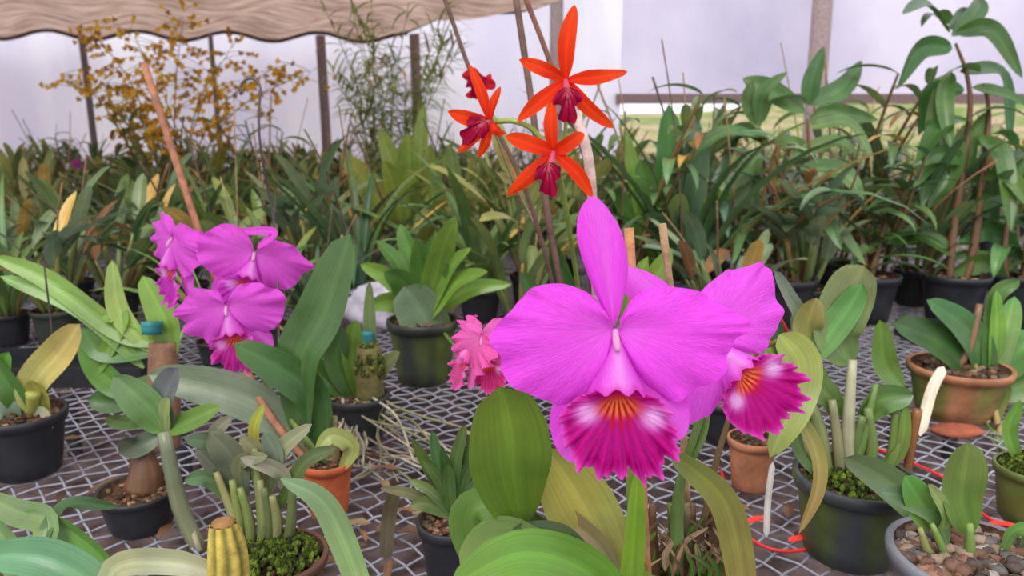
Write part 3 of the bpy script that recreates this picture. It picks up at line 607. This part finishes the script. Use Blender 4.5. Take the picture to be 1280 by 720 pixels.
DB = [[(960,180),(925,165),(868,205)],[(955,190),(938,215),(945,285)],[(965,180),(1000,182),(1032,232)],[(960,172),(900,168),(848,215)],[(970,220),(925,222),(890,282)],[(975,250),(1020,255),(1052,312)],[(985,200),(1040,178),(1072,192)],[(1005,130),(1050,112),(1078,76)],[(1005,140),(960,112),(928,98)],[(1010,160),(1060,155),(1092,202)],[(990,280),(1040,285),(1082,332)],[(960,300),(905,296),(858,332)],[(980,240),(1000,260),(1005,330)],[(965,260),(930,280),(915,330)],[(950,155),(955,120),(985,90)],[(950,160),(935,130),(940,100)],[(1010,130),(1015,100),(1030,58)],[(1012,150),(1040,140),(1098,150)],[(1000,210),(1050,215),(1080,250)]]
for canes, px, LV, nl, L, w, c in [
    ([[(1185, 400), (1190, 300), (1205, 200), (1212, 110), (1185, 30)], [(1190, 400), (1215, 320), (1228, 220), (1236, 140), (1225, 90)]], (1188, 400), DA, 3, .17, .04, (76, 118, 62)),
    ([[(975, 405), (975, 330), (962, 240), (948, 150)], [(985, 405), (1000, 330), (1012, 230), (1008, 125)], [(965, 405), (985, 320), (980, 240), (965, 175)]], (975, 405), DB, 3, .17, .04, (102, 140, 84)),
    ([[(1275, 400), (1285, 300), (1290, 200)], [(1262, 400), (1255, 320), (1265, 240)]], (1270, 400), [], 11, .19, .044, (86, 128, 70)),
    ([[(1075, 400), (1100, 300), (1125, 235)], [(1080, 400), (1080, 320), (1062, 240)]], (1078, 400), [], 10, .17, .04, (90, 128, 74))]:
    pm = MB(); lv = MB(); B = T(*px); pot(pm, B, .085, .13, chips=20)
    d = dep(B)
    for cn in canes: tall_cane(lv, cn, d, nl, L, w, c)
    for pts in LV: lp(lv, pts, (d, d-R.uniform(-.1, .18)), R.uniform(20, 28), jit0(c), p=.5, q=.7, roll=R.uniform(-40, 40), fold=.35)
    group("tall_dendrobium_orchid", B, {"pot": pm, "canes": lv})
pm = MB(); lv = MB(); B = T(838, 398); pot(pm, B, .08, .12); d = dep(B)
for t, w, c in [((836, 130), 40, (62, 112, 52)), ((800, 200), 30, G2), ((880, 170), 32, (84, 118, 78)), ((760, 230), 28, G2), ((905, 235), 26, G1), ((870, 140), 30, (98, 126, 98)), ((940, 215), 26, (104, 132, 96)), ((780, 160), 22, G1), ((850, 240), 30, (130, 155, 90)), ((800, 270), 30, (110, 140, 70))]:
    lp(lv, [(838, 385), ((838+t[0])/2, 290), t], (d, d-.1), w, c, p=.6, q=.45, roll=R.uniform(-20, 20))
group("potted_vanda_orchid", B, {"pot": pm, "leaves": lv})
pm = MB(); lv = MB(); p0 = W(505, 300, 2.9); B = np.array([p0[0], 2.95, BZ+.004]); pot(pm, B, .1, .14); d = dep(B)
for t, w, c in [((425, 190), 34, (160, 178, 92)), ((455, 235), 30, (186, 176, 96)), ((475, 160), 30, (156, 178, 92)), ((510, 165), 34, (140, 170, 78)), ((530, 130), 26, (136, 166, 78)), ((560, 190), 30, (130, 158, 70)), ((430, 260), 28, (216, 170, 80)), ((590, 235), 28, (126, 156, 74)), ((400, 275), 30, (206, 130, 60)), ((550, 230), 28, (146, 172, 74)), ((480, 200), 30, (160, 186, 84)), ((445, 215), 28, (170, 180, 84)), ((540, 180), 30, (150, 176, 84)), ((465, 260), 28, (150, 176, 84)), ((520, 240), 28, (140, 170, 80))]:
    lp(lv, [(505, 320), ((505+t[0])/2+R.uniform(-8, 8), (320+t[1])/2-12), t], (d, d-R.uniform(-.15, .3)), w, c, p=.5, q=.6, roll=R.uniform(-30, 30), wave=.05)
group("potted_bright_leaf_plant", B, {"pot": pm, "leaves": lv})

# yellow oncidium sprays
pm = MB(); st = MB(); fy = MB(); p0 = W(215, 260, 3.3); B = np.array([p0[0], p0[1], BZ+.004]); pot(pm, B, .1, .14); b = B+np.array([0, 0, .12]); d = dep(B)
for i in range(16):
    az = R.random()*6.28; leafz(st, b, az, R.uniform(.9, 1.4), R.uniform(.3, .5), R.uniform(.5, 1.3), .035, jit((104, 134, 70)), p=.3, q=.6)
for tx, ty, dz in [(75, 95, 0), (105, 30, .2), (165, 35, .1), (230, 15, 0), (290, 60, .2), (395, 85, 0), (340, 85, .15), (130, 100, -.1), (175, 150, .05)]:
    tip = W(tx, ty, d+dz); mid = (b+tip)/2+np.array([0, 0, .2])*.6; mid[0] = b[0]*.6+tip[0]*.4
    P = spline([b, mid, tip], 30); st.tube(P[::3], [.004, .003, .0015], (132, 120, 66), n=20, sides=5)
    for k in range(10, 30):
        for q in range(2):
            e = P[k]+np.array([R.uniform(-.13, .13), R.uniform(-.13, .13), R.uniform(-.08, .08)]); st.tube([P[k], (P[k]+e)/2+np.array([0, 0, .01]), e], .0012, (150, 136, 66), n=4, sides=4)
            for u in range(R.choice([1, 2, 3])):
                ce = e*(1-u*.3)+P[k]*u*.3; c = R.choice([(226, 180, 50), (206, 156, 50), (176, 126, 46), (232, 196, 76)])
                for m in range(5):
                    a = m*1.257+R.random(); dr = np.array([math.cos(a), R.uniform(-.5, .5), math.sin(a)])
                    fy.leaf([ce, ce+dr*.007, ce+dr*R.uniform(.012, .018)], .010, c, nrm=TOC, mat=PETAL, n=4)
group("potted_oncidium_orchid", B, {"pot": pm, "stems": st, "yellow_flowers": fy})

# tall reed orchid
pm = MB(); st = MB(); p0 = W(480, 260, 3.6); B = np.array([p0[0], p0[1], BZ+.004]); pot(pm, B, .11, .15); b = B+np.array([0, 0, .12]); d = dep(B)
for i in range(22):
    tip = W(R.uniform(395, 580), R.uniform(-15, 110), d+R.uniform(-.2, .2)); P = spline([b+np.array([R.uniform(-.05, .05), R.uniform(-.05, .05), 0]), (b*.5+tip*.5)+np.array([R.uniform(-.05, .05), 0, .05]), tip], 22)
    st.tube(P[::3], [.004, .002], (160, 166, 100), n=16, sides=5)
    for k in range(6, 22):
        for q in (0, 1):
            az = R.random()*6.28; leafz(st, P[k], az, R.uniform(-.2, 1.1), R.uniform(.1, .2), R.uniform(.3, 1.4), .011, jit((140, 160, 88)), p=.4, q=.8)
group("potted_reed_orchid", B, {"pot": pm, "stems": st})

for (x, y, d, c, k) in [(98, 207, 4.3, (200, 90, 180), 1), (25, 255, 3.6, (226, 190, 50), .8), (8, 225, 3.6, (222, 120, 40), 1), (60, 225, 4.0, (230, 200, 80), .8)]:
    fb = MB(); c0 = W(x, y, d)
    for u in range(3):
        ce = c0+np.array([R.uniform(-.02, .02), R.uniform(-.02, .02), R.uniform(-.02, .02)])
        for m in range(5):
            a = m*1.257+u; dr = k*np.array([math.cos(a), R.uniform(-.3, .3), math.sin(a)]); fb.leaf([ce, ce+dr*.014, ce+dr*.028], .018*k, c, nrm=TOC, mat=PETAL, n=5)
    fb.tube([c0, c0+np.array([.02, .01, -.1]), np.array([c0[0]+.03, c0[1]+.03, BZ+.1])], .0025, (110, 130, 70), n=10)
    fb.obj("orchid_flower_spike", c0)

wb = MB(); b = T(478, 408); wb.ball(b+np.array([0, 0, .055]), .12, .07, .06, (226, 220, 236), PLAST, .12, 26); wb.obj("white_plastic_bag", b)
def tray(x, y, sx, sy):
    tb = MB(); b = T(x, y)
    tb.box(b+np.array([-sx, -sy, 0]), b+np.array([sx, sy, .008]), (30, 32, 36), PLAST)
    for s in (-1, 1):
        tb.box(b+np.array([-sx, s*sy-.004, 0]), b+np.array([sx, s*sy+.004, .04]), (34, 36, 40), PLAST); tb.box(b+np.array([s*sx-.004, -sy, 0]), b+np.array([s*sx+.004, sy, .04]), (34, 36, 40), PLAST)
    tb.obj("seedling_tray", b, flat=True)
tray(70, 470, .22, .07); tray(1235, 425, .20, .06)
dl_ = MB()
for i in range(90):
    b = T(R.uniform(60, 1250), R.uniform(470, 715)); b[2] += .006; a = R.random()*6.28; L = R.uniform(.02, .06)
    v = np.array([math.cos(a), math.sin(a), 0])*L
    dl_.leaf([b, b+v*.5+np.array([0, 0, .004]), b+v], L*R.uniform(.15, .4), R.choice([(140, 104, 76), (112, 86, 68), (160, 136, 100), (84, 66, 56)]), nrm=(0, 0, 1), n=6, wave=.1)
dl_.obj("fallen_dry_leaves", (0, 1, BZ))

# ================================================================== benches
def wire_bench(x0, x1, y0, y1, sp, wr=.0015):
    top = MB(); V = []; Fc = []
    cx, cy = (x0+x1)/2, (y0+y1)/2; hx, hy = (x1-x0)/2, (y1-y0)/2; A = math.radians(40)
    R_ = math.hypot(hx, hy)
    for fam in (0, 1):
        a = A+fam*math.pi/2; dx, dy = math.cos(a), math.sin(a); nx, ny = -dy, dx
        k = -int(R_/sp)
        while k*sp < R_:
            o = k*sp; px, py = nx*o, ny*o; t0, t1 = -1e9, 1e9
            for p, dd_, h_ in ((px, dx, hx), (py, dy, hy)):
                ta, tb_ = (-h_-p)/dd_, (h_-p)/dd_
                if ta > tb_: ta, tb_ = tb_, ta
                t0, t1 = max(t0, ta), min(t1, tb_)
            if t1-t0 > sp:
                i0, i1 = math.ceil(t0/sp*2), math.floor(t1/sp*2)
                tt = np.array([t0]+[i*sp/2 for i in range(i0, i1+1)]+[t1]); n = len(tt)
                zz = wr*1.1*np.cos(np.round(tt/sp*2)*math.pi/2+(k % 2)*math.pi)*(1 if fam else -1)
                base = len(V)
                for ox, oz in ((wr, 0), (0, wr), (-wr, 0), (0, -wr)):
                    V.extend(np.stack([cx+px+dx*tt+nx*ox, cy+py+dy*tt+ny*ox, BZ+zz+oz], 1).tolist())
                for q in range(4):
                    q2 = (q+1) % 4
                    for i in range(n-1): Fc.append((base+q*n+i, base+q*n+i+1, base+q2*n+i+1, base+q2*n+i))
            k += 1
    top.v = V; top.f = Fc; top.m = [METAL]*len(Fc); top.c = [lin((146, 148, 158)).tolist()]*len(V); top.uv = [(0, 0)]*len(V)
    fr = MB(); c = (80, 80, 84)
    z1 = BZ-.004; z0 = z1-.035
    for y in (y0, y1): fr.box((x0, y-.015, z0), (x1, y+.015, z1), c, METAL)
    for x in np.linspace(x0, x1, 5):
        fr.box((x-.015, y0, z0), (x+.015, y1, z1-.001), c, METAL)
        for y in (y0+.03, y1-.03): fr.box((x-.02, y-.02, 0), (x+.02, y+.02, z0), c, METAL)
    group("wire_mesh_bench", (cx, cy, 0), {"mesh_top": top, "frame": fr})
wire_bench(-2.6, 2.8, .25, 2.66, .030, .0018)
wire_bench(-3.6, 3.6, 2.82, 4.55, .05, .002)
wire_bench(-5.0, 5.2, 4.85, 6.8, .06, .0025)

# ================================================================== shell
def noise_mat(name, c1, c2, scale, rough=.9, trans=0, bump=0, stretch=(1, 1, 1), detail=6.):
    m, nt = newmat(name); L = nt.links.new; out = N(nt, 'ShaderNodeOutputMaterial')
    tc = N(nt, 'ShaderNodeTexCoord'); mp = N(nt, 'ShaderNodeMapping'); mp.inputs['Scale'].default_value = stretch; L(tc.outputs['Object'], mp.inputs[0])
    no = N(nt, 'ShaderNodeTexNoise', Scale=scale, Detail=detail); L(mp.outputs[0], no.inputs['Vector'])
    cr = N(nt, 'ShaderNodeValToRGB'); L(no.outputs['Fac'], cr.inputs[0])
    cr.color_ramp.elements[0].position = .35; cr.color_ramp.elements[1].position = .65
    cr.color_ramp.elements[0].color = (*lin(c1), 1); cr.color_ramp.elements[1].color = (*lin(c2), 1)
    b = N(nt, 'ShaderNodeBsdfPrincipled', Roughness=rough); L(cr.outputs[0], b.inputs['Base Color']); b.inputs['Specular IOR Level'].default_value = .2
    if bump:
        bp = N(nt, 'ShaderNodeBump', Strength=bump, Distance=.02); L(no.outputs['Fac'], bp.inputs['Height']); L(bp.outputs[0], b.inputs['Normal'])
    last = b.outputs[0]
    if trans:
        t = N(nt, 'ShaderNodeBsdfTranslucent'); L(cr.outputs[0], t.inputs[0]); mx = N(nt, 'ShaderNodeMixShader', Fac=trans); L(last, mx.inputs[1]); L(t.outputs[0], mx.inputs[2]); last = mx.outputs[0]
    L(last, out.inputs[0]); return m
def raw(name, V, Fc, mat, smooth=True):
    me = bpy.data.meshes.new(name); me.from_pydata(V, [], Fc); me.materials.append(mat)
    for p in me.polygons: p.use_smooth = smooth
    o = bpy.data.objects.new(name, me); sc.collection.objects.link(o); return o
def surf(name, fn, nu, nv, mat):
    V = [fn(i/(nu-1), j/(nv-1)) for i in range(nu) for j in range(nv)]
    Fc = [(i*nv+j, (i+1)*nv+j, (i+1)*nv+j+1, i*nv+j+1) for i in range(nu-1) for j in range(nv-1)]
    return raw(name, V, Fc, mat)
film = noise_mat("plastic_film", (224, 220, 242), (246, 244, 252), .9, .45, .55, .4, (1.6, 1, .35), 5.)
film2 = noise_mat("plastic_film_sheer", (196, 190, 216), (234, 228, 246), .6, .4, .55, .4, (1, 1, .8), 5.)
soilm = noise_mat("greenhouse_soil", (66, 54, 52), (126, 110, 108), 9, .95, 0, .6)
grass = noise_mat("grass_bank", (104, 130, 62), (170, 150, 122), 2.2, .95, 0, .8)
cloth = noise_mat("shade_cloth", (154, 128, 110), (210, 184, 166), 3, .9, .5, .2, (1, 5, 1))
surf("floor", lambda u, v: (-12+24*u, -3+11.2*v, 0), 2, 2, soilm)
surf("ground_outside", lambda u, v: (-16+32*u, 8.2+14*v, -0.02+2.5*min(1, v*1.6)*(.35+.65*u)+.12*math.sin(u*19)*math.sin(v*11)*min(1, v*4)), 60, 30, grass)
sh = MB()
for i in range(320):
    x = R.uniform(.5, 9); y = R.uniform(8.8, 13); z = -0.02+2.5*min(1, (y-8.2)/14*1.6)*(.35+.65*(x+16)/32)
    c = R.choice([(120, 160, 60), (140, 170, 80), (96, 130, 56), (180, 165, 120), (150, 130, 100)]); az = R.random()*6.28
    for k in range(5): leafz(sh, (x, y, z-.02), az+k*1.26, R.uniform(.6, 1.4), R.uniform(.2, .5), R.uniform(.3, 1.4), .05, jit(c))
sh.obj("outside_weeds", (4, 10, .5))
wall = lambda x0, x1, z0, z1, y: (lambda u, v: (x0+(x1-x0)*u, y+.03*math.sin(u*60)*(1-v*.5)+.02*math.sin(u*23+v*4), z0+(z1-z0)*v))
surf("wall_back", wall(-8, 1.15, .55, 4.0, 8.1), 160, 12, film)
surf("window_1", wall(1.15, 9, 1.74, 4.0, 8.1), 140, 12, film2)
surf("wall_left", lambda u, v: (-8+.03*math.sin(u*60), -3+11.1*u, .0+4*v), 120, 8, film)
tr = MB(); tr.box((1.1, 8.06, 1.64), (9, 8.14, 1.74), (118, 98, 94), WOOD); tr.obj("trim_1", (1.1, 8.06, 1.62), flat=True)
tr = MB(); tr.box((-8, 8.02, .0), (1.15, 8.08, .6), (120, 110, 104), WOOD); tr.obj("baseboard_back", (-8, 8.06, 0), flat=True)
def cl(u, v):
    y = 1.5+v*7.5-1.1*v
    xr = .55-(max(0, y-6.2)*.95) if y > 6.2 else .55+.2*(6.2-y)
    x = -7.5+(xr+7.5)*u
    z = 2.40+.10*math.sin(v*math.pi*5)**2-.07*math.sin(u*math.pi*7)**2*(.3+v)-.05*u
    return (x, y, z)
surf("ceiling_shade_cloth", cl, 90, 60, cloth)
edge = MB(); edge.tube([np.array(cl(u, 1))-[0, 0, .02] for u in np.linspace(0, 1, 40)], .02, (92, 74, 66), WOOD, n=90); edge.tube([np.array(cl(1, v))-[0, 0, .01] for v in np.linspace(1, .0, 12)], .012, (92, 74, 66), WOOD, n=40); edge.obj("trim_2", cl(0, 1))
def post(x, d, wpx, col=(124, 104, 96), top=2.28):
    p = W(x, 200, d); w = wpx/F*d/2; mb = MB()
    mb.tube([(p[0], p[1], 0), (p[0]+.01, p[1], 1.2), (p[0], p[1], top)], [w*1.05, w, w*.95], col, WOOD, sides=12, n=12); mb.obj("wooden_post", (p[0], p[1], 0))
post(1012, 7.6, 24, (158, 138, 134), 3.6); post(693, 7.6, 17, (138, 124, 120), 3.6); post(522, 7.5, 13, (128, 112, 108)); post(408, 7.6, 12, (128, 112, 112)); post(119, 7.5, 8, (110, 102, 106)); post(275, 7.5, 6, (120, 110, 110))

# ================================================================== light
w = bpy.data.worlds.new("World"); sc.world = w; w.use_nodes = True; nt = w.node_tree; nt.nodes.clear()
o = N(nt, 'ShaderNodeOutputWorld'); bg = N(nt, 'ShaderNodeBackground'); nt.links.new(bg.outputs[0], o.inputs[0])
bg.inputs[0].default_value = (.93, .91, 1.0, 1); bg.inputs[1].default_value = 1.55
sd = bpy.data.lights.new("sun", 'SUN'); sd.energy = 2.1; sd.angle = math.radians(30); sd.color = (1, .97, .93)
so = bpy.data.objects.new("sun", sd); sc.collection.objects.link(so); so.rotation_euler = (math.radians(32), math.radians(-14), 0)
